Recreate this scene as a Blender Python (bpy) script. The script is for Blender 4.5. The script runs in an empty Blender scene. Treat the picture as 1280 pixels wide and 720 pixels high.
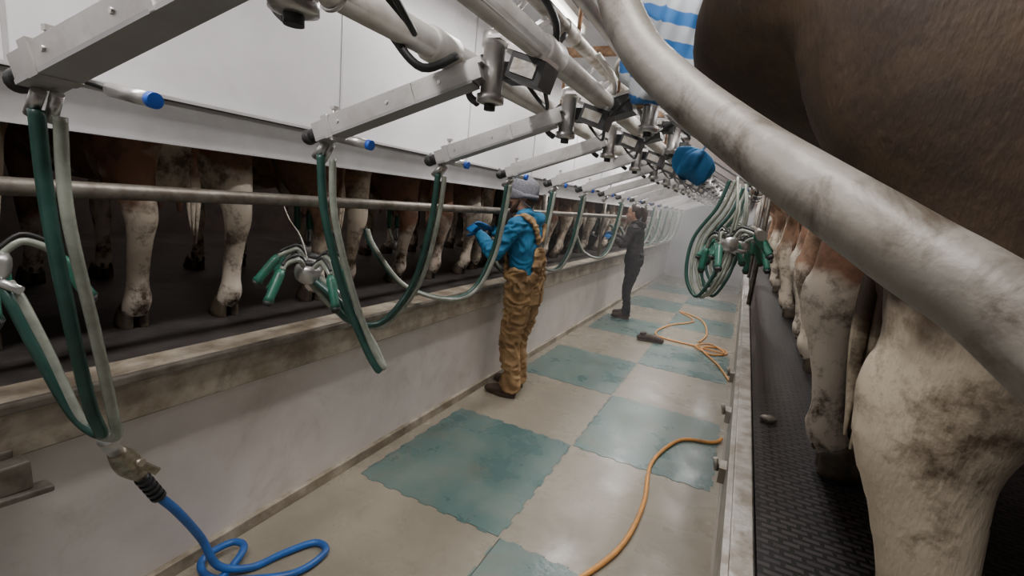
import bpy, math, random
from mathutils import Vector, Matrix, Euler, noise
random.seed(7)
S=bpy.context.scene
COL=S.collection
# ---------------------------------------------------------------- helpers
def V(*a): return Vector(a)
def cat(vals,k):
    n=len(vals); out=[]
    for i in range(n-1):
        p0=vals[max(i-1,0)];p1=vals[i];p2=vals[i+1];p3=vals[min(i+2,n-1)]
        for j in range(k):
            t=j/k
            out.append(tuple(0.5*((2*b)+(-a+c)*t+(2*a-5*b+4*c-d)*t*t+(-a+3*b-3*c+d)*t**3) for a,b,c,d in zip(p0,p1,p2,p3)))
    out.append(tuple(vals[-1])); return out
class MB:
    def __init__(s): s.v=[];s.f=[];s.m=[];s.s=[]
    def face(s,f,m,sm): s.f.append(f);s.m.append(m);s.s.append(sm)
    def loft(s,pts,radii,ref=(0,0,1),n=14,mat=0,sub=0,cap=True,sm=True):
        rr=[(r,r) if not isinstance(r,(tuple,list)) else tuple(r) for r in (radii if isinstance(radii,(list,)) else [radii]*len(pts))]
        data=[tuple(p)+r for p,r in zip(pts,rr)]
        if sub: data=cat(data,sub)
        P=[Vector(d[:3]) for d in data]; R=[(max(d[3],1e-4),max(d[4],1e-4)) for d in data]
        prev=None; base=len(s.v); ref=Vector(ref).normalized()
        for i,p in enumerate(P):
            t=(P[min(i+1,len(P)-1)]-P[max(i-1,0)])
            if t.length<1e-9: t=Vector((0,0,1))
            t.normalize()
            r0=ref if prev is None else prev
            u=r0-t*r0.dot(t)
            if u.length<1e-3: u=t.orthogonal()
            u.normalize(); prev=u
            w=t.cross(u)
            for k in range(n):
                a=2*math.pi*k/n
                s.v.append(p+u*(math.cos(a)*R[i][0])+w*(math.sin(a)*R[i][1]))
        for i in range(len(P)-1):
            for k in range(n):
                a=base+i*n+k;b=base+i*n+(k+1)%n
                s.face((a,b,b+n,a+n),mat,sm)
        if cap:
            s.face(tuple(base+k for k in range(n))[::-1],mat,False)
            e=base+(len(P)-1)*n
            s.face(tuple(e+k for k in range(n)),mat,False)
    def tube(s,pts,r,mat=0,n=10,sub=6,ref=(0,0,1)): s.loft(pts,r if isinstance(r,list) else [r]*len(pts),ref,n,mat,sub)
    def cyl(s,a,b,r,mat=0,n=18,r2=None): s.loft([a,b],[r,r if r2 is None else r2],(0.3,0.2,1),n,mat)
    def ell(s,c,r,mat=0,n=16,rot=None):
        c=Vector(c); m=8; base=len(s.v); R=rot or Matrix.Identity(3)
        for i in range(1,m):
            ph=math.pi*i/m
            for k in range(n):
                a=2*math.pi*k/n
                s.v.append(c+R@Vector((r[0]*math.sin(ph)*math.cos(a),r[1]*math.sin(ph)*math.sin(a),r[2]*math.cos(ph))))
        top=len(s.v); s.v.append(c+R@Vector((0,0,r[2]))); s.v.append(c+R@Vector((0,0,-r[2])))
        for i in range(m-2):
            for k in range(n):
                a=base+i*n+k;b=base+i*n+(k+1)%n
                s.face((a,a+n,b+n,b),mat,True)
        for k in range(n):
            s.face((top,base+k,base+(k+1)%n),mat,True)
            e=base+(m-2)*n
            s.face((top+1,e+(k+1)%n,e+k),mat,True)
    def box(s,c,size,mat=0,rot=None):
        c=Vector(c);R=rot or Matrix.Identity(3);b=len(s.v);h=[x/2 for x in size]
        for x,y,z in [(-1,-1,-1),(1,-1,-1),(1,1,-1),(-1,1,-1),(-1,-1,1),(1,-1,1),(1,1,1),(-1,1,1)]:
            s.v.append(c+R@Vector((x*h[0],y*h[1],z*h[2])))
        for f in [(0,3,2,1),(4,5,6,7),(0,1,5,4),(1,2,6,5),(2,3,7,6),(3,0,4,7)]:
            s.face(tuple(b+i for i in f),mat,False)
    def boxab(s,a,b,w,h,mat=0,up=(0,0,1)):
        a=Vector(a);b=Vector(b);x=(b-a).normalized();u=Vector(up);z=(u-x*u.dot(x)).normalized();y=z.cross(x)
        R=Matrix((x,y,z)).transposed()
        s.box((a+b)/2,((b-a).length,w,h),mat,R)
    def torus(s,c,R,r,axis='z',mat=0,n=28,a0=0,a1=2*math.pi):
        pts=[]
        for k in range(n+1):
            a=a0+(a1-a0)*k/n;x,y=R*math.cos(a),R*math.sin(a)
            d={'z':(x,y,0),'y':(x,0,y),'x':(0,x,y)}[axis]
            pts.append(tuple(Vector(c)+Vector(d)))
        s.loft(pts,[r]*len(pts),{'z':(0,0,1),'y':(0,1,0),'x':(1,0,0)}[axis],8,mat)
    def mesh(s,name,mats):
        me=bpy.data.meshes.new(name); me.from_pydata([tuple(v) for v in s.v],[],s.f)
        for m in mats: me.materials.append(m)
        me.polygons.foreach_set('material_index',s.m); me.polygons.foreach_set('use_smooth',s.s)
        me.update(); return me
    def obj(s,name,mats,parent=None,bevel=0,loc=None,rot=None):
        o=bpy.data.objects.new(name,s.mesh(name,mats)); COL.objects.link(o)
        if parent: o.parent=parent
        if loc: o.location=loc
        if rot: o.rotation_euler=rot
        if bevel:
            b=o.modifiers.new('bevel','BEVEL');b.width=bevel;b.segments=2;b.limit_method='ANGLE';b.angle_limit=math.radians(50)
        return o
def remesh(me,voxel,smooth=3,fac=0.5,fold=0,fs=(14,14,9),seed=0):
    o=bpy.data.objects.new('tmp',me);COL.objects.link(o)
    r=o.modifiers.new('r','REMESH');r.mode='VOXEL';r.voxel_size=voxel;r.use_smooth_shade=True
    if smooth:
        q=o.modifiers.new('s','SMOOTH');q.factor=fac;q.iterations=smooth
    bpy.context.view_layer.update()
    dg=bpy.context.evaluated_depsgraph_get()
    out=bpy.data.meshes.new_from_object(o.evaluated_get(dg)); nm=me.name
    mats=[m for m in me.materials]
    bpy.data.objects.remove(o); me.name=nm+'_src'; out.name=nm
    if not len(out.materials):
        for m in mats: out.materials.append(m)
    if fold:
        nn=[v.normal.copy() for v in out.vertices]
        for v,n in zip(out.vertices,nn):
            p=Vector((v.co.x*fs[0],v.co.y*fs[1],v.co.z*fs[2]+seed))
            p+=noise.noise_vector(p*.5)*1.2
            k=1-2*abs(noise.noise(p))
            v.co+=n*(fold*(k-.5))
        out.update()
    return out
def link(name,me,parent=None,loc=(0,0,0),rot=(0,0,0),scale=(1,1,1)):
    o=bpy.data.objects.new(name,me);COL.objects.link(o);o.parent=parent;o.location=loc;o.rotation_euler=rot;o.scale=scale;return o
def empty(name,loc=(0,0,0),rot=(0,0,0),scale=1):
    o=bpy.data.objects.new(name,None);COL.objects.link(o);o.location=loc;o.rotation_euler=rot;o.scale=(scale,)*3;o.empty_display_size=.1;return o
def joinmesh(name,meshes):
    v=[];f=[];mi=[];mats=[];
    for me in meshes:
        off=len(v); idx=[]
        for m in me.materials:
            if m not in mats: mats.append(m)
            idx.append(mats.index(m))
        v+= [tuple(x.co) for x in me.vertices]
        for p in me.polygons:
            f.append(tuple(off+i for i in p.vertices)); mi.append(idx[p.material_index] if idx else 0)
    o=bpy.data.meshes.new(name);o.from_pydata(v,[],f)
    for m in mats:o.materials.append(m)
    o.polygons.foreach_set('material_index',mi);o.polygons.foreach_set('use_smooth',[True]*len(f));o.update();return o
# ---------------------------------------------------------------- materials
def P(name,col,rough=.5,metal=0,col2=None,scale=6,detail=6,lo=.4,hi=.62,bump=0,bscale=None,emit=None,rvar=0,grime=None):
    m=bpy.data.materials.new(name);m.use_nodes=True;nt=m.node_tree;N=nt.nodes;L=nt.links
    b=N['Principled BSDF'];b.inputs['Base Color'].default_value=(*col,1);b.inputs['Roughness'].default_value=rough;b.inputs['Metallic'].default_value=metal
    if emit:
        b.inputs['Emission Color'].default_value=(*emit[0],1);b.inputs['Emission Strength'].default_value=emit[1]
        try: m.cycles.emission_sampling='NONE'
        except Exception: pass
    tc=N.new('ShaderNodeTexCoord');oi=N.new('ShaderNodeObjectInfo')
    add=N.new('ShaderNodeVectorMath');add.operation='MULTIPLY_ADD'
    L.new(oi.outputs['Random'],add.inputs[0]);add.inputs[1].default_value=(13,17,11);L.new(tc.outputs['Object'],add.inputs[2])
    if col2 is not None:
        n=N.new('ShaderNodeTexNoise');n.inputs['Scale'].default_value=scale;n.inputs['Detail'].default_value=detail;n.inputs['Roughness'].default_value=.6
        L.new(add.outputs[0],n.inputs['Vector'])
        r=N.new('ShaderNodeValToRGB');r.color_ramp.elements[0].position=lo;r.color_ramp.elements[1].position=hi
        r.color_ramp.elements[0].color=(*col,1);r.color_ramp.elements[1].color=(*col2,1)
        L.new(n.outputs['Fac'],r.inputs['Fac']);out=r.outputs['Color']
        if grime:  # (colour, scale, lo, hi, amount)
            g=N.new('ShaderNodeTexNoise');g.inputs['Scale'].default_value=grime[1];g.inputs['Detail'].default_value=10;g.inputs['Roughness'].default_value=.7;g.inputs['Distortion'].default_value=.6
            L.new(tc.outputs['Object'],g.inputs['Vector'])
            gr=N.new('ShaderNodeMapRange');L.new(g.outputs['Fac'],gr.inputs[0]);gr.inputs[1].default_value=grime[2];gr.inputs[2].default_value=grime[3];gr.inputs[3].default_value=0;gr.inputs[4].default_value=grime[4]
            mx=N.new('ShaderNodeMixRGB');L.new(gr.outputs[0],mx.inputs['Fac']);L.new(out,mx.inputs['Color1']);mx.inputs['Color2'].default_value=(*grime[0],1);out=mx.outputs[0]
        L.new(out,b.inputs['Base Color'])
        if rvar:
            mr=N.new('ShaderNodeMapRange');L.new(n.outputs['Fac'],mr.inputs[0]);mr.inputs[1].default_value=.3;mr.inputs[2].default_value=.7
            mr.inputs[3].default_value=max(rough-rvar,.05);mr.inputs[4].default_value=rough+rvar;L.new(mr.outputs[0],b.inputs['Roughness'])
    if bump:
        n2=N.new('ShaderNodeTexNoise');n2.inputs['Scale'].default_value=bscale or 40;n2.inputs['Detail'].default_value=4
        L.new(add.outputs[0],n2.inputs['Vector']);bp=N.new('ShaderNodeBump');bp.inputs['Strength'].default_value=bump;bp.inputs['Distance'].default_value=.01
        L.new(n2.outputs['Fac'],bp.inputs['Height']);L.new(bp.outputs[0],b.inputs['Normal'])
    return m
M={}
M['panel']=P('white_wall_panel',(.58,.57,.585),.35,0,(.49,.48,.49),1.3,5,rvar=.08,grime=((.38,.36,.34),1.7,.55,.8,.5))
M['lip']=P('stainless_lip',(.40,.395,.40),.38,.2,(.33,.32,.32),3,5)
M['lowpanel']=P('white_pit_panel',(.72,.67,.64),.4,0,(.57,.52,.48),2.2,7,.42,.75,bump=.05,bscale=8,grime=((.36,.31,.25),2.6,.52,.72,.45))
M['curb']=P('concrete_curb',(.42,.37,.30),.5,0,(.22,.18,.13),5,8,bump=.25,bscale=30,grime=((.12,.09,.06),3.5,.5,.66,.7))
M['steel']=P('stainless_steel',(.64,.63,.62),.34,.8,(.52,.50,.48),4,5,rvar=.08,grime=((.28,.25,.22),9,.55,.75,.5))
M['galv']=P('galvanised_pipe',(.42,.40,.37),.45,.8,(.25,.22,.18),14,8,bump=.1,bscale=60)
M['rail']=P('grimy_rail',(.22,.20,.17),.45,.5,(.12,.10,.08),10,8,bump=.1,bscale=60)
M['dirtygalv']=P('dirty_galvanised_pipe',(.27,.25,.225),.5,.15,(.17,.15,.12),5,10,.4,.66,bump=.15,bscale=45,grime=((.06,.042,.026),13,.5,.66,.85))
M['floor']=P('wet_beige_floor',(.32,.285,.225),.3,0,(.21,.185,.14),1.7,8,.35,.7,bump=.12,bscale=14,rvar=.16,grime=((.12,.10,.07),3.1,.54,.72,.55))
M['teal']=P('teal_rubber_mat',(.08,.15,.145),.32,0,(.16,.20,.175),2.6,8,.38,.75,bump=.15,bscale=30,rvar=.14,grime=((.17,.155,.12),3.7,.52,.7,.6))
M['deck']=P('dark_wet_deck',(.055,.048,.045),.45,0,(.03,.026,.025),5,6,bump=.3,bscale=25)
M['ceil']=P('ceiling_grey',(.48,.48,.49),.6,0,(.4,.4,.41),2,4)
M['wall']=P('barn_wall_grey',(.5,.49,.5),.6,0,(.42,.41,.41),2,5)
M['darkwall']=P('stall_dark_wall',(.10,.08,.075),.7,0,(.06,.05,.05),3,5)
M['pvc']=P('white_pvc',(.66,.64,.6),.35,0,(.5,.47,.42),6,6,grime=((.3,.25,.2),7,.56,.75,.6))
M['black']=P('black_plastic',(.02,.02,.022),.4)
M['rubber']=P('black_rubber',(.03,.03,.03),.5)
M['green']=P('dark_green_hose',(.022,.07,.058),.35,0,(.035,.095,.078),12,4)
M['clear']=P('clear_milk_hose',(.31,.33,.28),.22,0,(.22,.24,.2),15,4)
M['cup']=P('green_teat_cup',(.03,.17,.115),.35,0,(.04,.12,.09),20,3)
M['blue']=P('blue_hose',(.02,.12,.42),.35,0,(.02,.09,.3),12,3)
M['orange']=P('orange_hose',(.78,.36,.09),.4,0,(.6,.3,.1),12,3)
M['brass']=P('worn_brass',(.38,.33,.26),.4,.7,(.2,.17,.12),30,4)
M['rust']=P('rusty_steel',(.33,.2,.11),.7,.3,(.16,.09,.05),20,6,bump=.2)
M['bluecap']=P('blue_cap',(.03,.12,.6),.35)
M['cloth']=P('blue_cloth',(.05,.28,.62),.7,0,(.04,.2,.5),9,4,bump=.3,bscale=25)
M['skin']=P('skin',(.55,.32,.23),.5,0,(.5,.27,.19),20,3)
M['beanie']=P('grey_knit',(.19,.19,.22),.9,0,(.14,.14,.155),60,3,bump=.6,bscale=120)
M['hoodie']=P('blue_hoodie',(.02,.16,.31),.85,0,(.012,.11,.23),8,5,bump=.4,bscale=18)
M['canvas']=P('tan_canvas',(.37,.23,.105),.85,0,(.21,.125,.058),6,7,bump=.5,bscale=16)
M['boot']=P('brown_boot',(.07,.04,.025),.6,0,(.04,.025,.018),14,4,bump=.2)
M['glove']=P('blue_nitrile',(.02,.14,.38),.35)
M['beard']=P('brown_beard',(.1,.055,.03),.9,0,(.06,.03,.02),80,3,bump=.5,bscale=150)
M['dhood']=P('charcoal_hoodie',(.035,.032,.032),.85,0,(.022,.02,.02),8,4,bump=.3,bscale=18)
M['dpants']=P('dark_trousers',(.012,.011,.014),.8,0,(.008,.008,.01),8,4,bump=.3,bscale=18)
M['hair']=P('dark_brown_hair',(.035,.018,.012),.5,0,(.055,.025,.015),50,3,bump=.5,bscale=90)
M['eye']=P('eye_white',(.7,.7,.68),.2)
M['pupil']=P('eye_dark',(.02,.015,.01),.1)
M['lip2']=P('lips',(.36,.14,.11),.5)
M['hoof']=P('hoof_horn',(.10,.075,.05),.5,0,(.05,.04,.03),20,4)
M['udder']=P('udder_skin',(.38,.23,.18),.55,0,(.3,.18,.13),8,5)
M['lamp']=P('tube_glow',(1,1,1),.5,emit=((1,.97,.92),7))
def hide(name,dark,dark2,light,zr=(.3,.95,-.24,.2),dirt=.75,dlo=.48,bs=160,ns=2.1):
    m=bpy.data.materials.new(name);m.use_nodes=True;nt=m.node_tree;N=nt.nodes;L=nt.links;b=N['Principled BSDF'];b.inputs['Roughness'].default_value=.7
    tc=N.new('ShaderNodeTexCoord');oi=N.new('ShaderNodeObjectInfo');add=N.new('ShaderNodeVectorMath');add.operation='MULTIPLY_ADD'
    L.new(oi.outputs['Random'],add.inputs[0]);add.inputs[1].default_value=(23,7,19);L.new(tc.outputs['Object'],add.inputs[2])
    n=N.new('ShaderNodeTexNoise');n.inputs['Scale'].default_value=ns;n.inputs['Detail'].default_value=5;L.new(add.outputs[0],n.inputs['Vector'])
    sx=N.new('ShaderNodeSeparateXYZ');L.new(tc.outputs['Object'],sx.inputs[0])
    mr=N.new('ShaderNodeMapRange');L.new(sx.outputs['Z'],mr.inputs[0])
    for i,v in enumerate(zr): mr.inputs[i+1].default_value=v
    a=N.new('ShaderNodeMath');L.new(n.outputs['Fac'],a.inputs[0]);L.new(mr.outputs[0],a.inputs[1])
    r=N.new('ShaderNodeValToRGB');e=r.color_ramp.elements;e[0].position=.47;e[0].color=(*light,1);e[1].position=.55;e[1].color=(*dark,1)
    L.new(a.outputs[0],r.inputs['Fac'])
    n2=N.new('ShaderNodeTexNoise');n2.inputs['Scale'].default_value=9;n2.inputs['Detail'].default_value=9;n2.inputs['Roughness'].default_value=.72;L.new(add.outputs[0],n2.inputs['Vector'])
    r2=N.new('ShaderNodeValToRGB');r2.color_ramp.elements[0].position=dlo;r2.color_ramp.elements[1].position=dlo+.15;L.new(n2.outputs['Fac'],r2.inputs['Fac'])
    # extra muck on the lowest part of the leg
    lm=N.new('ShaderNodeMapRange');L.new(sx.outputs['Z'],lm.inputs[0]);lm.inputs[1].default_value=.05;lm.inputs[2].default_value=.35;lm.inputs[3].default_value=1.5;lm.inputs[4].default_value=1.0
    mx=N.new('ShaderNodeMixRGB');mx.inputs['Color2'].default_value=(*dark2,1);L.new(r.outputs['Color'],mx.inputs['Color1'])
    mm=N.new('ShaderNodeMath');mm.operation='MULTIPLY';mm.inputs[1].default_value=dirt;L.new(r2.outputs['Color'],mm.inputs[0])
    m3=N.new('ShaderNodeMath');m3.operation='MULTIPLY';m3.use_clamp=True;L.new(mm.outputs[0],m3.inputs[0]);L.new(lm.outputs[0],m3.inputs[1]);L.new(m3.outputs[0],mx.inputs['Fac'])
    L.new(mx.outputs[0],b.inputs['Base Color'])
    mp=N.new('ShaderNodeMapping');mp.inputs['Scale'].default_value=(1,1,.3);L.new(tc.outputs['Object'],mp.inputs['Vector'])
    n3=N.new('ShaderNodeTexNoise');n3.inputs['Scale'].default_value=bs;L.new(mp.outputs[0],n3.inputs['Vector'])
    bp=N.new('ShaderNodeBump');bp.inputs['Strength'].default_value=.25;bp.inputs['Distance'].default_value=.005;L.new(n3.outputs['Fac'],bp.inputs['Height']);L.new(bp.outputs[0],b.inputs['Normal'])
    return m
M['hide1']=hide('cow_hide_brown',(.21,.10,.06),(.075,.045,.028),(.64,.56,.46),(.3,.95,-.16,.2),.85,.47)
M['hide2']=hide('cow_hide_dark',(.04,.03,.025),(.06,.042,.028),(.6,.53,.44),(.3,.95,-.08,.2),.8,.48)
M['hide3']=hide('cow_hide_tan',(.27,.15,.09),(.09,.055,.032),(.64,.55,.44),(.3,.95,-.18,.18),.85,.47)
M['hideN']=hide('cow_hide_near',(.05,.031,.02),(.085,.052,.028),(.58,.49,.37),(.45,.85,-.13,.26),.9,.465,200,3.0)
def studmat():
    m=bpy.data.materials.new('ribbed_black_rubber_mat');m.use_nodes=True;nt=m.node_tree;N=nt.nodes;L=nt.links;b=N['Principled BSDF']
    b.inputs['Roughness'].default_value=.38
    tc=N.new('ShaderNodeTexCoord');w=N.new('ShaderNodeTexBrick');w.inputs['Scale'].default_value=1;w.inputs['Brick Width'].default_value=.045;w.inputs['Row Height'].default_value=.022;w.inputs['Mortar Size'].default_value=.005
    w.inputs['Color1'].default_value=(.06,.05,.05,1);w.inputs['Color2'].default_value=(.038,.032,.034,1);w.inputs['Mortar'].default_value=(.006,.006,.006,1)
    L.new(tc.outputs['Object'],w.inputs['Vector']);bp=N.new('ShaderNodeBump');bp.inputs['Strength'].default_value=1;bp.inputs['Distance'].default_value=.015
    L.new(w.outputs['Color'],b.inputs['Base Color']);inv=N.new('ShaderNodeMath');inv.operation='SUBTRACT';inv.inputs[0].default_value=1;L.new(w.outputs['Fac'],inv.inputs[1])
    L.new(inv.outputs[0],bp.inputs['Height']);L.new(bp.outputs[0],b.inputs['Normal']);return m
M['stud']=studmat()
# ---------------------------------------------------------------- room
XL,XR=-1.85,.13; DZ=.9; Y0,Y1=-1.6,13.5; ZC=2.95
def slab(name,a,b,mat,bevel=0):
    mb=MB();mb.box([(p+q)/2 for p,q in zip(a,b)],[abs(q-p) for p,q in zip(a,b)]);return mb.obj(name,[M[mat]],bevel=bevel)
slab('floor',(XL-.1,Y0,-.1),(XR+.1,Y1,0),'floor')
slab('deck_left',(-5.6,Y0,.78),(XL-.03,Y1,DZ),'deck')
slab('deck_right',(XR+.04,Y0,.78),(4.2,Y1,DZ),'deck')
slab('wall_pit_left',(XL-.12,Y0,0),(XL,Y1,.78),'lowpanel')
slab('wall_pit_right',(XR,Y0,0),(XR+.12,Y1,.78),'lowpanel')
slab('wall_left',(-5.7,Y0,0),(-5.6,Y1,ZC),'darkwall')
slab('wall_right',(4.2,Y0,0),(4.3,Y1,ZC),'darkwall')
slab('wall_back',(-5.7,Y1,0),(4.3,Y1+.1,ZC),'wall')
slab('wall_front',(-5.7,Y0-.1,0),(4.3,Y0,ZC),'wall')
slab('ceiling',(-5.7,Y0-.1,ZC),(4.3,Y1+.1,ZC+.1),'ceil')
mb=MB();mb.box((XL-.04,(Y0+Y1)/2,.825),(.16,Y1-Y0,.175),0);mb.box((XL+.045,(Y0+Y1)/2,.9),(.03,Y1-Y0,.035),1);mb.obj('trim_left_curb',[M['curb'],M['rail']],bevel=.008)
mb=MB();mb.box((.10,(Y0+Y1)/2,.86),(.05,Y1-Y0,.14),0);mb.box((.115,(Y0+Y1)/2,.935),(.05,Y1-Y0,.012),0)
mb.box((.115,(Y0+Y1)/2,.905),(.012,Y1-Y0,.06),0);mb.obj('trim_right_curb',[M['galv']],bevel=.004)
mb=MB();mb.box((XL+.015,(Y0+Y1)/2,.03),(.03,Y1-Y0,.06),0);mb.obj('baseboard_left',[M['curb']],bevel=.004)
slab('rubber_deck_mat',(.15,Y0+.05,DZ),(1.5,Y1-.05,DZ+.012),'stud')
def matmesh(x0,x1,y0,y1):
    pts=[]
    def edge(a,b,n=15):
        a=Vector(a);b=Vector(b);d=(b-a)/n;nn=Vector((d.y,-d.x)).normalized()*.011
        for i in range(n):
            s=a+d*i; o=nn if i%2 else -nn*0.3
            pts.append(s+d*.12); pts.append(s+d*.02+o); pts.append(s+d*.98+o); pts.append(s+d*.88)
    edge((x0,y0),(x1,y0));edge((x1,y0),(x1,y1));edge((x1,y1),(x0,y1));edge((x0,y1),(x0,y0))
    mb=MB();n=len(pts)
    for z in(.0,.002):
        for p in pts: mb.v.append(Vector((p.x,p.y,z)))
    mb.face(tuple(range(n,2*n)),0,False)
    for i in range(n): mb.face((i,(i+1)%n,n+(i+1)%n,n+i),0,False)
    return mb
row0=.78;P_=1.08
for r in range(0,11):
    ya=row0+P_*(r-1);yb=ya+P_
    if yb>Y1 : break
    c=0 if r%2==0 else 1
    x0,x1=((-1.74,-.82),(-.82,.09))[c]
    matmesh(x0+.005,x1-.005,ya,yb).obj('floor_mat',[M['teal']])
mb=MB()
mb.box((-2.0,(Y0+Y1)/2,(1.86+ZC)/2),(.03,Y1-Y0,ZC-1.86),0)
for y in [-.6,.62,1.86,3.1,4.3,5.5,6.7,7.9,9.1,10.3,11.5]: mb.box((-1.984,y,2.4),(.006,.012,ZC-1.87),1)
mb.box((-1.975,(Y0+Y1)/2,1.79),(.012,Y1-Y0,.15),1,Matrix.Rotation(.25,3,'Y'))
mb.box((-1.955,(Y0+Y1)/2,1.87),(.06,Y1-Y0,.012),1)
mb.box((-1.985,(Y0+Y1)/2,1.715),(.05,Y1-Y0,.012),1)
mb.obj('wall_rump_panel_left',[M['panel'],M['lip']])
mb=MB();mb.box((.19,7.9,(2.3+ZC)/2),(.03,11.1,ZC-2.3),0);mb.box((.18,7.9,2.29),(.05,11.1,.04),1);mb.obj('wall_rump_panel_right',[M['panel'],M['lip']])
mb=MB();mb.cyl((-1.89,Y0+.02,1.53),(-1.89,Y1-.02,1.53),.027,0)
for y in [-1.2,4.6,6.9,9.2,11.5]: mb.cyl((-1.93,y,DZ),(-1.93,y,1.72),.024,0)
mb.obj('rump_rail_left',[M['rail']])
mb=MB();mb.cyl((.06,2.2,1.60),(.06,Y1-.02,1.60),.022,0)
for y in [4.6,6.9,9.2,11.5]: mb.cyl((.13,y,DZ+.03),(.13,y,2.28),.02,0);mb.cyl((.06,y,1.6),(.13,y,1.6),.016,0)
mb.obj('rump_rail_right',[M['rail']])
mb=MB()
mb.tube([(-.30,.86,2.9),(-.285,.80,2.2),(-.245,.75,1.99),(-.19,.72,1.885),(-.115,.67,1.81),(-.02,.60,1.735),(.045,.52,1.685),(.106,.446,1.64),(.168,.395,1.595),(.24,.32,1.5),(.27,.26,1.3),(.27,.24,.912)],.030,0,20,8)
mb.obj('curved_guard_rail',[M['dirtygalv']])
# ---------------------------------------------------------------- cows
def cow_mesh(name,hidek,ls=(0,0),sp=.19,tail=(0.0,.03)):
    b=MB()
    b.loft([(-.02,0,1.18),(.02,0,1.18),(.14,0,1.14),(.4,0,1.1),(.75,0,1.04),(1.1,0,1.0),(1.4,0,1.02),(1.62,0,1.08),(1.82,0,1.14),(2.0,0,1.12)],
           [(.08,.07),(.17,.14),(.25,.24),(.30,.29),(.36,.33),(.39,.35),(.37,.28),(.27,.2),(.17,.12),(.12,.09)],(0,0,1),22,0,4)
    b.loft([(1.95,0,1.16),(2.1,0,1.12),(2.25,0,1.0),(2.4,0,.85),(2.5,0,.74),(2.53,0,.7)],[(.1,.08),(.13,.11),(.115,.1),(.085,.07),(.075,.065),(.04,.04)],(1,0,0),16,0,3)
    for sy in(-1,1):
        b.loft([(2.04,sy*.08,1.16),(2.02,sy*.17,1.17),(2.02,sy*.25,1.14)],[(.03,.02),(.055,.02),(.015,.012)],(0,0,1),10,0,2)
        b.ell((.42,sy*.22,1.32),(.09,.07,.08));b.ell((.03,sy*.09,1.24),(.06,.05,.06))
        x=1.42
        b.loft([(x,sy*.17,1.0),(x+.02,sy*.18,.8),(x,sy*.17,.65),(x+.01,sy*.16,.45),(x,sy*.16,.4),(x,sy*.16,.25),(x,sy*.16,.14),(x+.03,sy*.16,.07)],
               [(.16,.1),(.12,.08),(.075,.06),(.055,.05),(.055,.05),(.038,.035),(.048,.042),(.045,.045)],(1,0,0),14,0,3)
        q=ls[0] if sy<0 else ls[1]
        b.loft([(.32+.3*q,sy*.15,1.28),(.32+.4*q,sy*.18,1.1),(.32+.5*q,sy*.19,.92),(.285+.7*q,sy*(sp),.78),(.22+.9*q,sy*(sp+.01),.67),(.17+q,sy*(sp+.005),.575),(.155+q,sy*sp,.5),(.17+q,sy*sp,.42),(.195+q,sy*sp,.3),(.21+q,sy*sp,.2),(.215+q,sy*sp,.14),(.25+q,sy*sp,.07)],
               [(.22,.1),(.29,.125),(.28,.13),(.22,.11),(.145,.08),(.09,.062),(.078,.055),(.06,.045),(.048,.042),(.046,.042),(.057,.052),(.05,.05)],(1,0,0),16,0,3)
        # point of hock
        b.ell((.095+q,sy*sp,.555),(.028,.026,.05))
    b.loft([(.62,0,.9),(.52,0,.75),(.5,0,.63),(.5,0,.56)],[(.28,.15),(.24,.16),(.2,.14),(.1,.08)],(1,0,0),16,0,3)
    me=b.mesh(name+'_b',[M[hidek]]);body=remesh(me,.016,4)
    c=MB()
    for sy in(-1,1):
        for sx in(.43,.6): c.loft([(sx,sy*.07,.6),(sx,sy*.075,.56),(sx,sy*.075,.51)],[.02,.016,.01],(1,0,0),8,1,2)
        d=ls[0] if sy<0 else ls[1]
        for (x,y) in((.255+d,sy*sp),(1.45,sy*.16)):
            for t in(-1,1):
                c.loft([(x-.005,y+t*.026,.09),(x+.01,y+t*.028,.06),(x+.03,y+t*.03,.0)],[(.045,.022),(.055,.026),(.07,.028)],(1,0,0),12,0,2)
                c.ell((x-.055,y+t*.02,.085),(.013,.01,.018),0,8)
    tx,ty=tail
    c.loft([(.06,0,1.36),(.01,ty*.3,1.33),(-.01+tx,ty,1.18),(.02+tx,ty*1.3,.98),(.04+tx,ty*1.3,.8),(.045+tx,ty*1.3,.72)],[(.03,.035),(.028,.03),(.02,.02),(.014,.014),(.012,.012),(.012,.012)],(1,0,0),10,2,4)
    for k in range(5):
        a=k*1.25;c.loft([(.045+tx,ty*1.3,.76),(.05+tx+.014*math.cos(a),ty*1.3+.014*math.sin(a),.66),(.055+tx+.018*math.cos(a),ty*1.3+.018*math.sin(a),.56),(.06+tx+.01*math.cos(a),ty*1.3+.01*math.sin(a),.47-.02*k)],[.009,.012,.01,.002],(1,0,0),6,2,3)
    extra=c.mesh(name+'_x',[M['hoof'],M['udder'],M[hidek]])
    return joinmesh(name,[body,extra])
cA=cow_mesh('cow_a','hide1',(0,.06),.19,(.12,.0))
cB=cow_mesh('cow_b','hide3',(.08,-.02),.18,(.12,.02))
cC=cow_mesh('cow_c','hide2',(-.01,.1),.19,(.1,-.02))
cN=cow_mesh('cow_near','hideN',(.19,.31),.21,(.26,.0))
Ls=[(-.45,cB),(.42,cB),(1.27,cA),(2.17,cB),(3.05,cA),(3.86,cB),(4.65,cC),(5.43,cA),(6.2,cB),(6.98,cA),(7.75,cC),(8.52,cB),(9.3,cA),(10.07,cB),(10.85,cC),(11.6,cA),(12.4,cB)]
for y,me in Ls: link('cow',me,None,(-2.06+random.uniform(-.03,.01),y,DZ),(0,0,math.pi+random.uniform(-.03,.03)))
link('cow',cN,None,(-.11,.9,DZ+.012),(0,0,0))
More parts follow.
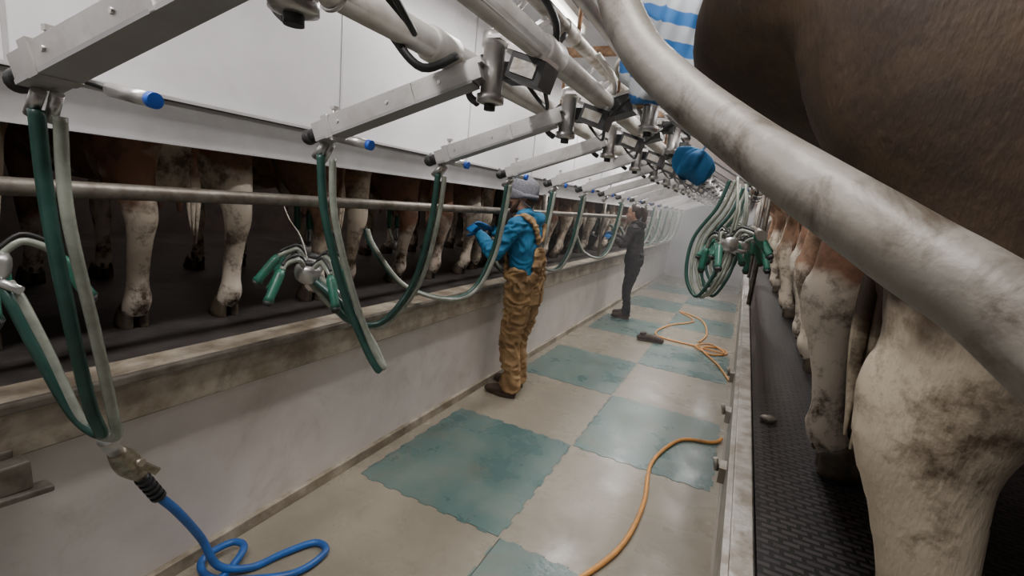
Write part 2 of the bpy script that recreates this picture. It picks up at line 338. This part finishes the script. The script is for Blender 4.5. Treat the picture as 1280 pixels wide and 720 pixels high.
Rs=[(1.86,cA),(2.67,cB),(3.48,cA),(4.27,cB),(5.05,cC),(5.85,cB),(6.65,cA),(7.45,cB),(8.25,cA),(9.05,cC),(9.85,cB),(10.65,cA),(11.45,cB),(12.3,cA)]
for y,me in Rs: link('cow',me,None,((.12 if y<2 else .19)+random.uniform(-.01,.02),y,DZ+.012),(0,0,random.uniform(-.03,.03)))
# ---------------------------------------------------------------- milking arms + plumbing
def arm_mesh():
    b=MB()
    a=Vector((0,0,0));e=Vector((.62,.14,.25));d=(e-a)
    b.boxab(a+d*.03,e,.08,.058,0)
    b.boxab(a+d*.10+Vector((0,0,.034)),e+Vector((0,0,.034)),.055,.02,0)
    b.boxab(a+d*.05-Vector((0,0,.034)),a+d*.97-Vector((0,0,.034)),.086,.01,3)
    b.boxab(a+d*.10,a+d*.14,.09,.08,0); b.boxab(a+d*.62,a+d*.64,.088,.07,0)
    b.cyl(a-d*.03,a+d*.06,.026,1); b.ell(a-d*.04,(.03,.028,.028),1,12)
    b.cyl((.05,0,-.03),(.0,0,-.08),.014,0);b.cyl((.055,.03,-.03),(.01,.03,-.09),.013,0)
    p=a+d*.12;b.cyl(p+V(0,0,.03),p+V(0,0,.07),.008,0,8);b.box(p+V(0,0,.072),(.02,.02,.012),0)
    for k in(.2,.5,.8): b.cyl(a+d*k+V(0,-.038,0),a+d*k+V(0,-.045,0),.007,0,6)
    b.cyl((-.1,.2,.02),(.05,.22,.0),.02,0);b.cyl((.05,.22,.0),(.07,.222,-.003),.021,2)
    b.tube([(-.02,.0,.0),(-.07,.06,.03),(-.12,.16,.03),(-.1,.2,.02)],.008,1,8)
    return b.mesh('milking_arm',[M['steel'],M['rubber'],M['bluecap'],M['lip']])
def meter_mesh():
    b=MB()
    b.loft([(0,0,.13),(0,0,.12),(0,0,.08),(0,0,.075),(0,0,-.07),(0,0,-.075),(0,0,-.10),(0,0,-.105)],[.03,.045,.045,.037,.037,.048,.048,.03],(1,0,0),20,0)
    b.cyl((0,0,-.10),(0,0,-.125),.02,1)
    b.box((.14,.02,-.0),(.13,.11,.08),2,Matrix.Rotation(.3,3,'Y'));b.box((.14,.02,.05),(.14,.12,.014),0,Matrix.Rotation(.3,3,'Y'))
    b.box((.135,-.038,-.0),(.09,.006,.045),3,Matrix.Rotation(.3,3,'Y'))
    b.box((.02,.13,.03),(.07,.09,.06),2);b.cyl((.02,.18,.03),(.02,.22,.03),.02,1)
    b.cyl((.0,.0,.13),(.1,.0,.22),.012,0);b.box((.02,.07,.1),(.05,.24,.012),0)
    b.boxab((.0,.06,.1),(.16,.06,.18),.03,.012,0)
    b.tube([(.02,.2,.03),(.05,.27,-.02),(.12,.22,-.07),(.16,.1,-.04)],.008,1,8)
    b.tube([(-.02,.12,.06),(-.1,.2,.14),(-.02,.3,.2),(.1,.3,.12),(.12,.18,.1)],.011,4,8)
    b.tube([(-.04,0,.05),(-.1,.03,.0),(-.12,.05,-.06),(-.08,.05,-.09)],.014,1,8)
    return b.mesh('milk_meter',[M['steel'],M['rubber'],M['black'],M['galv'],M['pvc']])
ARM=arm_mesh();MET=meter_mesh()
armY=[-.28,.5,1.29,2.04,2.82,3.63,4.42,5.2,5.98,6.76,7.54,8.32,9.1,9.88,10.66,11.44,12.2]
for y in armY:
    link('milking_arm',ARM,None,(-1.5,y,1.80))
    link('milk_meter',MET,None,(-.87,y+.19,2.06))
for y in armY[3:]:
    link('milk_meter',MET,None,(-.5,y+.3,2.12),(0,0,math.pi))
    link('milking_arm',ARM,None,(.0,y+.3,1.88),(0,0,math.pi),(.62,1,.8))
def pipe(name,x,z,r,mat,joints=(),y0=Y0+.02,y1=Y1-.02):
    b=MB();b.cyl((x,y0,z),(x,y1,z),r,0,20)
    for y in joints: b.loft([(x,y-.07,z),(x,y-.06,z),(x,y+.06,z),(x,y+.07,z)],[r,r*1.22,r*1.22,r],(1,0,0),20)
    return b.obj(name,[M[mat]])
pipe('white_vacuum_pipe',-.70,2.135,.042,'pvc',[1.55,4,7,10])
pipe('milk_line_pipe',-1.0,2.10,.045,'pvc',[1.35,3.6,6.2,9])
pipe('stainless_wash_pipe',-.62,2.32,.026,'steel')
pipe('galvanised_air_pipe',-.82,2.36,.03,'galv',[2,5,8])
pipe('stainless_rail_pipe',-.42,2.2,.025,'pvc',[2.5,5.5])
for y in [.9,2.45,4.0,5.6,7.2,8.8,10.4,12]:
    b=MB();b.box((-.72,y,2.42),(.72,.04,.04),0);b.cyl((-.95,y,2.42),(-.95,y,ZC),.012,0,8);b.cyl((-.45,y,2.42),(-.45,y,ZC),.012,0,8)
    b.torus((-.70,y,2.135),.048,.006,'y',1);b.cyl((-.70,y,2.18),(-.7,y,2.42),.008,0,8);b.torus((-1.0,y,2.1),.05,.006,'y',1);b.cyl((-1.0,y,2.15),(-1.0,y,2.42),.008,0,8)
    b.boxab((-.66,y,2.15),(-.44,y+.02,2.21),.05,.04,0)
    b.obj('pipe_hanger',[M['rust'],M['steel']])
b=MB()
for i in range(16):
    y=.6+i*.75;x=-.72+random.uniform(-.12,.1)
    b.tube([(x,y,2.3),(x+.06,y+.12,2.2),(x-.03,y+.3,2.12),(x-.12,y+.42,2.16),(x-.06,y+.5,2.3)],.012,i%2,8)
b.obj('overhead_tubing',[M['pvc'],M['rubber']])
b=MB()
b.tube([(-1.0,.55,2.28),(-.93,.62,2.12),(-.86,.6,2.02),(-.8,.72,2.06),(-.75,.8,2.2)],.02,0,10)
b.tube([(-1.1,1.1,2.2),(-1.03,1.15,2.08),(-.95,1.2,2.0),(-.9,1.3,2.06)],.013,0,10)
b.obj('black_air_hose',[M['rubber']])
# ---------------------------------------------------------------- clusters
def cluster_mesh(name,seed,attached=False):
    rnd=random.Random(seed);b=MB()
    b.loft([(0,0,.035),(0,0,.03),(0,0,.0),(0,0,-.035),(0,0,-.05)],[.02,.05,.055,.045,.015],(1,0,0),18,1,2)
    b.loft([(0,0,.03),(0,0,.05),(0,0,.055)],[.03,.03,.012],(1,0,0),14,2)
    b.cyl((0,0,-.03),(.09,0,-.06),.012,1,10)
    for k in range(4):
        a=math.pi/4+k*math.pi/2+rnd.uniform(-.3,.3);dx,dy=math.cos(a),math.sin(a)
        if attached: q=[(.03,.03),(.06,.09),(.07,.13)];c=[(.07,.13),(.072,.16),(.075,.27),(.075,.29)]
        else:
            w=rnd.uniform(-.03,.03)
            q=[(.03,.02),(.075,.06),(.12,.045),(.15,.0+w)];c=[(.15,w),(.16,-.02+w),(.205,-.11+w),(.21,-.125+w)]
        tang=rnd.uniform(-.03,.03)
        f=lambda r,z:(dx*r-dy*tang*(r>.1),dy*r+dx*tang*(r>.1),z)
        b.tube([f(*p) for p in q],.011,3,8,4)
        b.tube([tuple(Vector(f(*p))+Vector((0,0,.02))) for p in q],.006,2,6,4)
        b.loft([f(*p) for p in c],[.013,.020,.018,.023],(1,.2,.1),12,0)
        e=Vector(f(*c[-1]));g=Vector(f(*c[-2]));b.cyl(e,e+(e-g).normalized()*.02,.023,2,12,.014)
    return b.mesh(name,[M['cup'],M['steel'],M['rubber'],M['clear']])
CL=[cluster_mesh('milking_cluster_%d'%i,i) for i in range(3)];CLA=cluster_mesh('milking_cluster_attached',9,True)
def hose(name,pts,pts2=None,r=.016,mats=('green','clear')):
    b=MB();b.tube(pts,r,0,12,10)
    off=pts2 or [(p[0]+.03,p[1]-.012*(1 if i%2 else .6),p[2]+.0) for i,p in enumerate(pts)]
    b.tube(off,r*.85,1,12,10)
    return b.obj(name,[M[k] for k in mats])
hose('milk_hose',[(-1.47,.5,1.73),(-1.48,.51,1.5),(-1.49,.54,1.2),(-1.50,.57,.97),(-1.53,.60,.87),(-1.60,.57,.92),(-1.68,.53,1.10),(-1.72,.50,1.24),(-1.76,.49,1.29)],
     [(-1.44,.53,1.72),(-1.44,.53,1.5),(-1.45,.57,1.2),(-1.46,.60,.97),(-1.50,.62,.86),(-1.58,.58,.90),(-1.67,.55,1.09),(-1.71,.52,1.23),(-1.75,.51,1.28)])
link('milking_cluster',CL[0],None,(-1.77,.47,1.33),(0,0,.5))
hose('milk_hose',[(-1.47,1.29,1.73),(-1.46,1.31,1.5),(-1.42,1.38,1.2),(-1.36,1.46,.95),(-1.32,1.50,.85),(-1.36,1.5,.93),(-1.5,1.47,1.1),(-1.66,1.44,1.2)],
     [(-1.44,1.32,1.72),(-1.43,1.33,1.5),(-1.39,1.40,1.2),(-1.34,1.48,.95),(-1.31,1.52,.86),(-1.38,1.52,.96),(-1.52,1.48,1.13),(-1.66,1.46,1.22)])
hose('milk_hose',[(-1.47,2.04,1.73),(-1.49,2.04,1.5),(-1.53,2.0,1.2),(-1.56,1.9,1.03),(-1.58,1.76,.95),(-1.62,1.6,1.0),(-1.67,1.48,1.17)],
     [(-1.45,2.07,1.72),(-1.47,2.07,1.5),(-1.51,2.03,1.2),(-1.55,1.93,1.02),(-1.58,1.77,.935),(-1.63,1.58,1.02),(-1.69,1.44,1.19)])
link('milking_cluster',CL[1],None,(-1.69,1.43,1.23),(0,.1,1.0))
link('milking_cluster',CL[2],None,(-1.75,1.5,1.25),(.2,0,2.2))
b=MB();b.tube([(-1.89,1.45,1.53),(-1.84,1.45,1.45),(-1.75,1.44,1.38),(-1.69,1.43,1.28)],.003,0,6);b.obj('cluster_hook_wire',[M['galv']])
def loop(y,x1,y1,z1,zb,dy=.12):
    xs=-1.47
    hose('milk_hose',[(xs,y,1.73),(xs-.02,y,1.5),(xs-.05,y-.03,1.25),(xs-.09,y-dy,zb+.06),(xs-.16,(y+y1)/2-dy*.5,zb),((xs+x1)/2-.1,y1+.1,zb+.06),(x1+.05,y1+.02,(zb+z1)/2+.08),(x1,y1,z1)])
loop(2.82,-2.15,2.25,1.36,.97,.15)
loop(3.63,-1.98,3.38,1.36,1.0,.12)
loop(4.42,-1.95,4.1,1.36,1.0)
loop(5.98,-1.95,5.6,1.36,1.02);loop(7.54,-1.9,7.25,1.4,1.08)
for y in armY[11:]: loop(y,-1.95,y-.3,1.36,1.05)
for y in [.42,2.17,3.05,4.65,6.2,8.52]:
    link('milking_cluster',CLA,None,(-2.56,y,DZ+.27),(0,0,.3))
for i,y in enumerate([2.95,3.2,3.5,3.8,4.15,4.6,5.2,5.9,6.7,7.5,8.3,9.1,10,11]):
    x=-.05+random.uniform(-.03,.03);z=1.52+random.uniform(-.03,.03)
    link('milking_cluster',CL[i%3],None,(x,y,z),(random.uniform(-.3,.3),random.uniform(-.3,.3),random.uniform(0,6)))
    hose('milk_hose',[(x-.02,y,z-.04),(x-.05,y-.05,z-.2),(x-.12,y,z-.33),(x-.2,y+.05,z-.22),(x-.2,y+.08,z),(x-.1,y+.1,z+.2),(x-.06,y+.1,z+.36)],r=.011,mats=('clear','green') if i%3 else ('green','clear'))
    b=MB();b.tube([(x,y,z+.04),(x+.01,y,z+.2),(x-.02,y+.08,z+.38)],.008,0,8);b.obj('cluster_cord',[M['clear']])
# ---------------------------------------------------------------- floor hoses
b=MB();z=.014
b.tube([(.11,3.72,.02),(.05,3.62,z),(-.166,3.50,z),(-.29,3.05,z),(-.25,2.57,z),(-.27,2.18,z),(-.365,1.88,z),(-.6,1.4,z),(-.9,.8,z),(-.8,.2,z),(-.3,-.4,z)],.013,0,10)
b.obj('orange_floor_hose',[M['orange']])
b=MB()
b.tube([(.12,5.2,z),(-.02,5.7,z),(-.25,6.3,z),(-.05,6.5,z),(.05,6.3,z),(-.12,6.1,z),(-.32,6.3,z*2),(-.15,6.55,z*2),(.02,6.2,z*2.5),(-.3,6.35,z),(-.85,6.48,z),(-.8,7.2,z),(-.5,7.9,z),(-.79,8.5,z),(-.4,8.1,z),(-.25,7.2,z),(-.3,6.6,z)],.012,0,10)
b.obj('orange_floor_hose',[M['orange']])
b=MB();z=.016
b.tube([(-1.66,.80,.50),(-1.66,.86,.40),(-1.68,.95,.22),(-1.66,1.0,.07),(-1.60,1.1,z),(-1.56,1.22,z),(-1.50,1.34,z),(-1.42,1.33,z),(-1.42,1.2,z),(-1.5,1.1,z),(-1.66,.98,z*1.5),(-1.77,1.0,z*2.5),(-1.76,1.12,z*3),(-1.68,1.12,z*3),(-1.64,.95,z),(-1.7,.7,z)],.015,0,12)
b.obj('blue_floor_hose',[M['blue']])
b=MB()
b.cyl((-1.56,.62,.83),(-1.60,.66,.76),.02,1,14);b.loft([(-1.60,.66,.76),(-1.62,.69,.71),(-1.63,.71,.67),(-1.64,.74,.62)],[.022,.036,.034,.02],(1,0,0),16,0,3)
b.boxab((-1.60,.71,.70),(-1.575,.76,.65),.012,.022,0);b.cyl((-1.64,.74,.62),(-1.66,.80,.50),.019,2,14)
for k in range(5):
    p=Vector((-1.64,.74,.62)).lerp(Vector((-1.66,.80,.50)),.1+k*.2);b.loft([p,p+Vector((-.002,.006,-.012))],[.024,.024],(1,0,0),12,2)
b.cyl((-1.63,.71,.69),(-1.58,.72,.70),.012,0,10)
b.obj('hose_valve',[M['brass'],M['steel'],M['black']])
b=MB();b.box((-1.79,.42,.70),(.08,.2,.09),0);b.boxab((-1.76,.32,.66),(-1.76,.56,.64),.06,.02,0);b.box((-1.82,.45,.72),(.03,.1,.1),0);b.obj('wall_bracket',[M['rail']],bevel=.006)
b=MB();b.loft([(-.17,0,.03),(-.12,0,.045),(-.04,0,.055),(.05,0,.05),(.12,0,.04),(.17,0,.03)],[(.025,.03),(.04,.045),(.05,.045),(.045,.05),(.035,.05),(.02,.03)],(0,0,1),16,0,3)
b.box((0,0,.012),(.32,.09,.02),0);b.loft([(-.09,0,.06),(-.1,0,.11)],[(.05,.04),(.045,.04)],(1,0,0),14,0)
b.obj('work_shoe',[M['boot']],loc=(-.87,6.13,0),rot=(0,0,.2),bevel=.004)
b=MB()
for y in [1.55,2.05,2.6]:
    b.box((.07,y,.86),(.03,.06,.05),0);b.cyl((.05,y,.86),(.04,y,.9),.008,0,8)
b.obj('kerb_latch',[M['galv']])
b=MB();b.ell((.2,1.95,.925),(.03,.02,.015),0);b.cyl((.2,1.95,.912),(.2,1.95,.93),.02,0,12);b.obj('deck_bolt',[M['rail']])
def stripemat():
    m=bpy.data.materials.new('blue_white_stripes');m.use_nodes=True;nt=m.node_tree;N=nt.nodes;L=nt.links;b=N['Principled BSDF'];b.inputs['Roughness'].default_value=.6
    tc=N.new('ShaderNodeTexCoord');w=N.new('ShaderNodeTexWave');w.bands_direction='Z';w.inputs['Scale'].default_value=4.2;w.inputs['Distortion'].default_value=2.5;w.inputs['Detail Scale'].default_value=2
    L.new(tc.outputs['Object'],w.inputs['Vector']);r=N.new('ShaderNodeValToRGB');r.color_ramp.elements[0].position=.6;r.color_ramp.elements[1].position=.68
    r.color_ramp.elements[0].color=(.68,.72,.78,1);r.color_ramp.elements[1].color=(.05,.22,.6,1)
    L.new(w.outputs['Fac'],r.inputs['Fac']);L.new(r.outputs['Color'],b.inputs['Base Color']);return m
def drape(name,mats,loc,rot,w,h,d,seed):
    rnd=random.Random(seed);b=MB();n=64;rows=14;ph=[rnd.uniform(0,6.28) for _ in range(4)]
    for j in range(rows+1):
        t=j/rows;z=h*(.5-t);ws=w*(.25+.75*min(1,t*3.2)**.6)*(1-.18*max(0,t-.8)*5)
        for k in range(n):
            a=2*math.pi*k/n
            fold=1+.16*math.sin(5*a+ph[0]+1.2*t)+.09*math.sin(9*a+ph[1]-2*t)+.05*math.sin(14*a+ph[2])
            b.v.append(Vector((ws*.5*math.cos(a)*fold,d*.5*math.sin(a)*fold*(.5+.5*min(1,t*3)),z+.012*math.sin(3*a+ph[3])*t*2)))
    for j in range(rows):
        for k in range(n): b.face((j*n+k,(j+1)*n+k,(j+1)*n+(k+1)%n,j*n+(k+1)%n),0,True)
    b.face(tuple(range(n)),0,True);b.face(tuple(rows*n+k for k in range(n))[::-1],0,True)
    b.cyl((0,0,h*.5-.01),(0,0,h*.5+.14),.005,1,6)
    return b.obj(name,mats,loc=loc,rot=rot)
drape('striped_towel',[stripemat(),M['steel']],(-.262,1.42,2.13),(.1,.3,-.4),.25,.34,.15,3)
drape('blue_cloth',[M['cloth'],M['steel']],(-.22,1.95,1.85),(0,.4,.3),.14,.10,.06,5)
# ---------------------------------------------------------------- people
def hand(b,w,fwd,nrm,side,mat=0,sc=1.0,curl=.5):
    f=Vector(fwd).normalized();n=Vector(nrm);n=(n-f*n.dot(f)).normalized();s=f.cross(n)*side
    w=Vector(w)
    b.loft([w-f*.02*sc,w+f*.02*sc,w+f*.06*sc,w+f*.095*sc],[(.022*sc,.027*sc),(.017*sc,.034*sc),(.016*sc,.043*sc),(.012*sc,.04*sc)],n,14,mat,3)
    for k,(o,l) in enumerate(((-.031,.062),(-.011,.074),(.010,.080),(.030,.072))):
        p=w+f*.088*sc+s*o*sc;d=f.copy();pts=[p]
        for j,(fr,an) in enumerate(((.45,curl*.6),(.32,curl*.9),(.23,curl*.6))):
            d=(Matrix.Rotation(an,3,f.cross(n))@d).normalized();p=p+d*l*fr*sc;pts.append(p)
        b.loft(pts,[.0095*sc,.009*sc,.0082*sc,.006*sc],n,9,mat,3)
    p=w+f*.025*sc+s*.032*sc;pts=[p-s*.01*sc,p+(s*.8+f*.6)*.03*sc,p+(s*.9+f*1.3+n*.5)*.035*sc,p+(s*.8+f*1.9+n*.9)*.037*sc]
    b.loft(pts,[.013*sc,.0115*sc,.010*sc,.007*sc],n,9,mat,3)
def person(name,loc,rotz,scale,top,pants,female=False,arms=None):
    root=empty(name,loc,(0,0,rotz),scale)
    w=.9 if female else 1.0
    b=MB()
    b.loft([(0,0,.9),(0,0,1.0),(.005,0,1.1),(.02,0,1.22),(.035,0,1.34),(.045,0,1.43),(.05,0,1.49),(.06,0,1.53),(.07,0,1.56)],
        [(.125,.17*w),(.13,.168*w),(.125,.16*w),(.13,.168*w),(.135,.185*w),(.125,.185*w),(.1,.14*w),(.07,.085),(.06,.062)],(1,0,0),22,0,3)
    for sh,el,wr in arms:
        b.loft([(sh[0],sh[1]*.7,sh[2]),sh,tuple((Vector(sh)+Vector(el))/2),el,tuple((Vector(el)+Vector(wr))/2),wr],[.075,.074,.064,.059,.054,.04],(0,0,1),16,0,4)
        d=(Vector(wr)-Vector(el)).normalized();b.loft([Vector(wr)-d*.03,Vector(wr)+d*.01],[.042,.04],(0,0,1),14,0)
    b.loft([(.085,.075,1.51),(.02,.092,1.53),(-.045,.065,1.515),(-.075,0,1.49),(-.045,-.065,1.515),(.02,-.092,1.53),(.085,-.075,1.51)],[(.022,.018),(.028,.024),(.04,.03),(.055,.034),(.04,.03),(.028,.024),(.022,.018)],(0,0,1),14,0,4)
    me=remesh(b.mesh('top',[M[top]]),.009,4,fold=.016,fs=(13,13,15));link('hooded_top',me,root)
    b=MB()
    zt=1.06
    b.loft([(0,0,zt),(0,0,.98),(-.005,0,.9),(-.005,0,.83)],[(.142,.18*w),(.15,.186*w),(.15,.19*w),(.11,.16*w)],(1,0,0),22,0,3)
    for s,fx in((1,.0),(-1,.05)):
        q=1 if not female else .78
        b.loft([(-.005,s*.085,.9),(0,s*.095,.78),(.015,s*.10,.62),(.03+fx*.4,s*.105,.48),(.01+fx*.7,s*.11,.34),(-.02+fx,s*.115,.2),(-.02+fx,s*.115,.1),(-.015+fx,s*.115,.065)],
           [(.13*w,.1*w),(.115*w,.095*w),(.098*q,.09*q),(.085*q,.08*q),(.08*q,.075*q),(.078*q,.072*q),(.088*q,.08*q),(.085*q,.08*q)],(1,0,0),16,0,4)
    if not female:
        b.loft([(.118,0,1.0),(.135,0,1.12),(.152,0,1.25),(.163,0,1.36)],[(.022,.14),(.022,.135),(.02,.12),(.016,.10)],(1,0,0),16,0,3)
        b.loft([(-.118,0,1.0),(-.118,0,1.12),(-.108,0,1.22),(-.10,0,1.3),(-.095,0,1.34)],[(.022,.15),(.022,.13),(.02,.09),(.018,.05),(.014,.035)],(1,0,0),16,0,3)
        for s in(1,-1):
            b.loft([(-.10,s*.02,1.28),(-.098,s*.06,1.38),(-.07,s*.10,1.47),(.0,s*.118,1.52),(.06,s*.115,1.512),(.13,s*.10,1.445),(.17,s*.085,1.34)],[(.013,.026)]*7,(-1,0,0.1),10,0,4)
            b.loft([(.0,s*.165,1.0),(.0,s*.158,1.1)],[(.12,.018),(.09,.014)],(1,0,0),12,0)
    me=remesh(b.mesh('trs',[M[pants]]),.009,3,fold=.024 if not female else .01,fs=(11,11,16),seed=4);link('bib_overalls' if not female else 'trousers',me,root)
    if not female:
        b=MB()
        for s in(1,-1): b.box((.18,s*.085,1.33),(.012,.035,.03),0)
        for s in(1,-1): b.box((-.138,s*.075,.88),(.016,.11,.13),1,Matrix.Rotation(-s*.28,3,'Z'))
        b.obj('buckles_and_pockets',[M['steel'],M['canvas']],root,bevel=.004)
    b=MB()
    for s,fx in((1,0),(-1,.05)):
        y=s*.115
        b.loft([(-.02+fx,y,.16),(-.02+fx,y,.1),(-.015+fx,y,.06),(-.01+fx,y,.02)],[(.06,.052),(.062,.052),(.066,.05),(.075,.05)],(1,0,0),14,0,3)
        b.loft([(-.085+fx,y,.04),(-.05+fx,y,.055),(.03+fx,y+s*.005,.055),(.11+fx,y+s*.012,.04),(.17+fx,y+s*.015,.035),(.2+fx,y+s*.015,.03)],[(.035,.035),(.05,.045),(.05,.046),(.04,.052),(.034,.047),(.015,.025)],(0,0,1),14,0,3)
        b.loft([(.055+fx,y+s*.01,.0),(.055+fx,y+s*.01,.022)],[(.145,.052),(.143,.051)],(1,0,0),18,0)
    me=remesh(b.mesh('boots',[M['boot']]),.007,2);link('boots',me,root)
    b=MB()
    for (sh,el,wr),side in zip(arms,(1,-1)):
        d=(Vector(wr)-Vector(el)).normalized();d2=(d+Vector((.35,0,-.1))).normalized()
        hand(b,Vector(wr)+d*.015,d2,(0,-side*.7,-.7),side,0,1.05 if not female else .94,.45)
    me=remesh(b.mesh('hands',[M['glove']]),.0036,0);link('gloved_hands',me,root)
    h=empty('head',(.085,0,1.56),(0,math.radians(8),math.radians(6)));h.parent=root
    b=MB()
    b.loft([(-.02,0,-.06),(-.01,0,.0),(-.005,0,.05)],[(.056,.055),(.052,.052),(.055,.052)],(1,0,0),16,0,2)
    b.loft([(.035,0,-.005),(.03,0,.01),(.022,0,.035),(.012,0,.07),(.004,0,.11),(.0,0,.15),(-.003,0,.19),(-.004,0,.22),(-.004,0,.236)],
        [(.035,.03),(.058,.045),(.075,.058),(.088,.068),(.097,.074),(.1,.077),(.09,.07),(.06,.048),(.015,.015)],(1,0,0),22,0,4)
    b.loft([(.095,0,.125),(.108,0,.10),(.118,0,.083),(.105,0,.07)],[(.012,.01),(.013,.012),(.015,.016),(.01,.012)],(1,0,0),10,0,3)
    b.ell((.095,0,.055),(.012,.024,.009));b.ell((.082,0,.02),(.02,.025,.018))
    b.loft([(.09,-.045,.135),(.1,0,.135),(.09,.045,.135)],[.008,.009,.008],(0,0,1),8,0,3)
    for s in(1,-1):
        b.ell((.0,s*.078,.105),(.02,.01,.033));b.ell((.06,s*.045,.085),(.03,.022,.025))
    me=remesh(b.mesh('head_skin',[M['skin']]),.0045,2);link('face',me,h)
    b=MB()
    for s in(1,-1):
        b.ell((.088,s*.032,.118),(.012,.013,.010),0,12);b.ell((.0985,s*.032,.118),(.004,.006,.006),1,10)
        b.loft([(.096,s*.016,.138),(.098,s*.032,.143),(.086,s*.05,.138)],[.004,.005,.003],(0,0,1),8,3,3)
    b.loft([(.093,-.022,.053),(.106,0,.054),(.093,.022,.053)],[(.004,.006)]*3,(0,0,1),8,2,3)
    b.obj('eyes_and_mouth',[M['eye'],M['pupil'],M['lip2'],M['beard'] if not female else M['hair']],h)
    if not female:
        b=MB()
        b.loft([(-.0,.074,.09),(.03,.068,.045),(.065,.045,.012),(.09,0,.0),(.065,-.045,.012),(.03,-.068,.045),(0,-.074,.09)],[(.01,.018),(.016,.022),(.02,.022),(.024,.026),(.02,.022),(.016,.022),(.01,.018)],(0,0,1),12,0,4)
        b.loft([(.088,.03,.055),(.104,.012,.068),(.106,0,.069),(.104,-.012,.068),(.088,-.03,.055)],[.007]*5,(0,0,1),8,0,3)
        b.ell((-.06,0,.065),(.045,.06,.05))
        me=remesh(b.mesh('beard',[M['beard']]),.005,1);link('beard',me,h)
        b=MB();Rt=Matrix.Rotation(-.22,3,'Y')
        def tl(pts): return [tuple(Rt@Vector(p)) for p in pts]
        b.loft(tl([(.012,0,.10),(.012,0,.14),(.01,0,.185),(.008,0,.225),(.005,0,.255),(.002,0,.272),(.002,0,.277)]),[(.113,.092),(.118,.097),(.116,.095),(.103,.085),(.073,.06),(.032,.027),(.004,.004)],(1,0,0),28,0,4)
        b.loft(tl([(.012,0,.092),(.013,0,.096),(.013,0,.138),(.012,0,.143)]),[(.112,.092),(.122,.100),(.124,.102),(.116,.095)],(1,0,0),28,0,2)
        b.obj('beanie',[M['beanie']],h)
    else:
        b=MB()
        b.ell((-.016,0,.15),(.1,.086,.102));b.ell((-.05,0,.1),(.07,.08,.09))
        b.loft([(-.1,0,.19),(-.14,0,.18),(-.165,.0,.12),(-.155,0,.03),(-.14,0,-.05),(-.135,0,-.1)],[.025,.03,.04,.038,.025,.008],(1,0,0),14,0,4)
        me=remesh(b.mesh('hair',[M['hair']]),.006,2);link('hair_ponytail',me,h)
        b=MB();b.torus((-.115,0,.185),.026,.008,'x',0);b.obj('hair_tie',[M['black']],h)
    return root
person('man_in_overalls',(-1.57,3.5,.0),math.pi,1.0,'hoodie','canvas',False,
   [((.045,.175,1.43),(.17,.27,1.20),(.36,.19,1.33)),((.045,-.175,1.43),(.22,-.22,1.24),(.39,-.06,1.36))])
person('woman_milker',(-1.46,7.25,.0),math.pi,.965,'dhood','dpants',True,
   [((.045,.155,1.43),(.14,.24,1.18),(.36,.16,1.26)),((.045,-.155,1.43),(.16,-.22,1.2),(.38,-.06,1.30))])
# ---------------------------------------------------------------- lights
def area(loc,sx,sy,pw,col=(1,.965,.94),rot=(0,0,0)):
    l=bpy.data.lights.new('tube_light','AREA');l.shape='RECTANGLE';l.size=sx;l.size_y=sy;l.energy=pw;l.color=col
    o=bpy.data.objects.new('tube_light',l);COL.objects.link(o);o.location=loc;o.rotation_euler=rot;return o
for y in [.2,2.8,5.4,8.0,10.6]:
    for x in(-1.35,-.2):
        b=MB();b.box((0,0,.045),(.16,1.3,.05),0);b.cyl((-.04,-.6,0),(-.04,.6,0),.013,1,10);b.cyl((.04,-.6,0),(.04,.6,0),.013,1,10)
        b.box((0,-.63,.01),(.14,.03,.05),0);b.box((0,.63,.01),(.14,.03,.05),0)
        o=b.obj('fluorescent_light_fixture',[M['pvc'],M['lamp']],loc=(x,y,ZC-.08))
        l=area((0,0,-.02),.14,1.2,29 if y<7 else 58);l.parent=o
area((-4.4,4.5,ZC-.1),.3,6,32,(1,.88,.8));area((2.8,4.5,ZC-.1),.3,6,26,(1,.88,.8))
w=bpy.data.worlds.new('w');S.world=w;w.use_nodes=True;w.node_tree.nodes['Background'].inputs[0].default_value=(.5,.5,.55,1);w.node_tree.nodes['Background'].inputs[1].default_value=.05
def vol(name,dens,y0,y1):
    m=bpy.data.materials.new(name);m.use_nodes=True;nt=m.node_tree
    nt.nodes.remove(nt.nodes['Principled BSDF']);vs=nt.nodes.new('ShaderNodeVolumeScatter');vs.inputs['Color'].default_value=(.98,.97,.99,1);vs.inputs['Density'].default_value=dens;vs.inputs['Anisotropy'].default_value=.1
    nt.links.new(vs.outputs[0],nt.nodes['Material Output'].inputs['Volume'])
    b=MB();b.box((-.86,(y0+y1)/2,1.45),(1.88,y1-y0,2.85));b.obj('steam_haze',[m])
vol('thin_steam',.022,3.2,7.6);vol('thick_steam',.13,7.7,13.4)
# ---------------------------------------------------------------- camera
f=583.0
d1=Vector((295,-81,f)).normalized();d2=Vector((-1217,-241,f));d2=(d2-d1*d2.dot(d1)).normalized()
X=-d2;Yv=d1;Z=X.cross(Yv)
if Z.y>0: Z=-Z
right=Vector((X.x,Yv.x,Z.x));down=Vector((X.y,Yv.y,Z.y));fwd=Vector((X.z,Yv.z,Z.z))
R=Matrix((right,-down,-fwd)).transposed()
cam=bpy.data.cameras.new('camera');cam.sensor_width=36;cam.lens=f/1280*36;cam.clip_start=.02
co=bpy.data.objects.new('camera',cam);COL.objects.link(co)
co.matrix_world=Matrix.Translation((0,0,1.645))@R.to_4x4()
S.camera=co
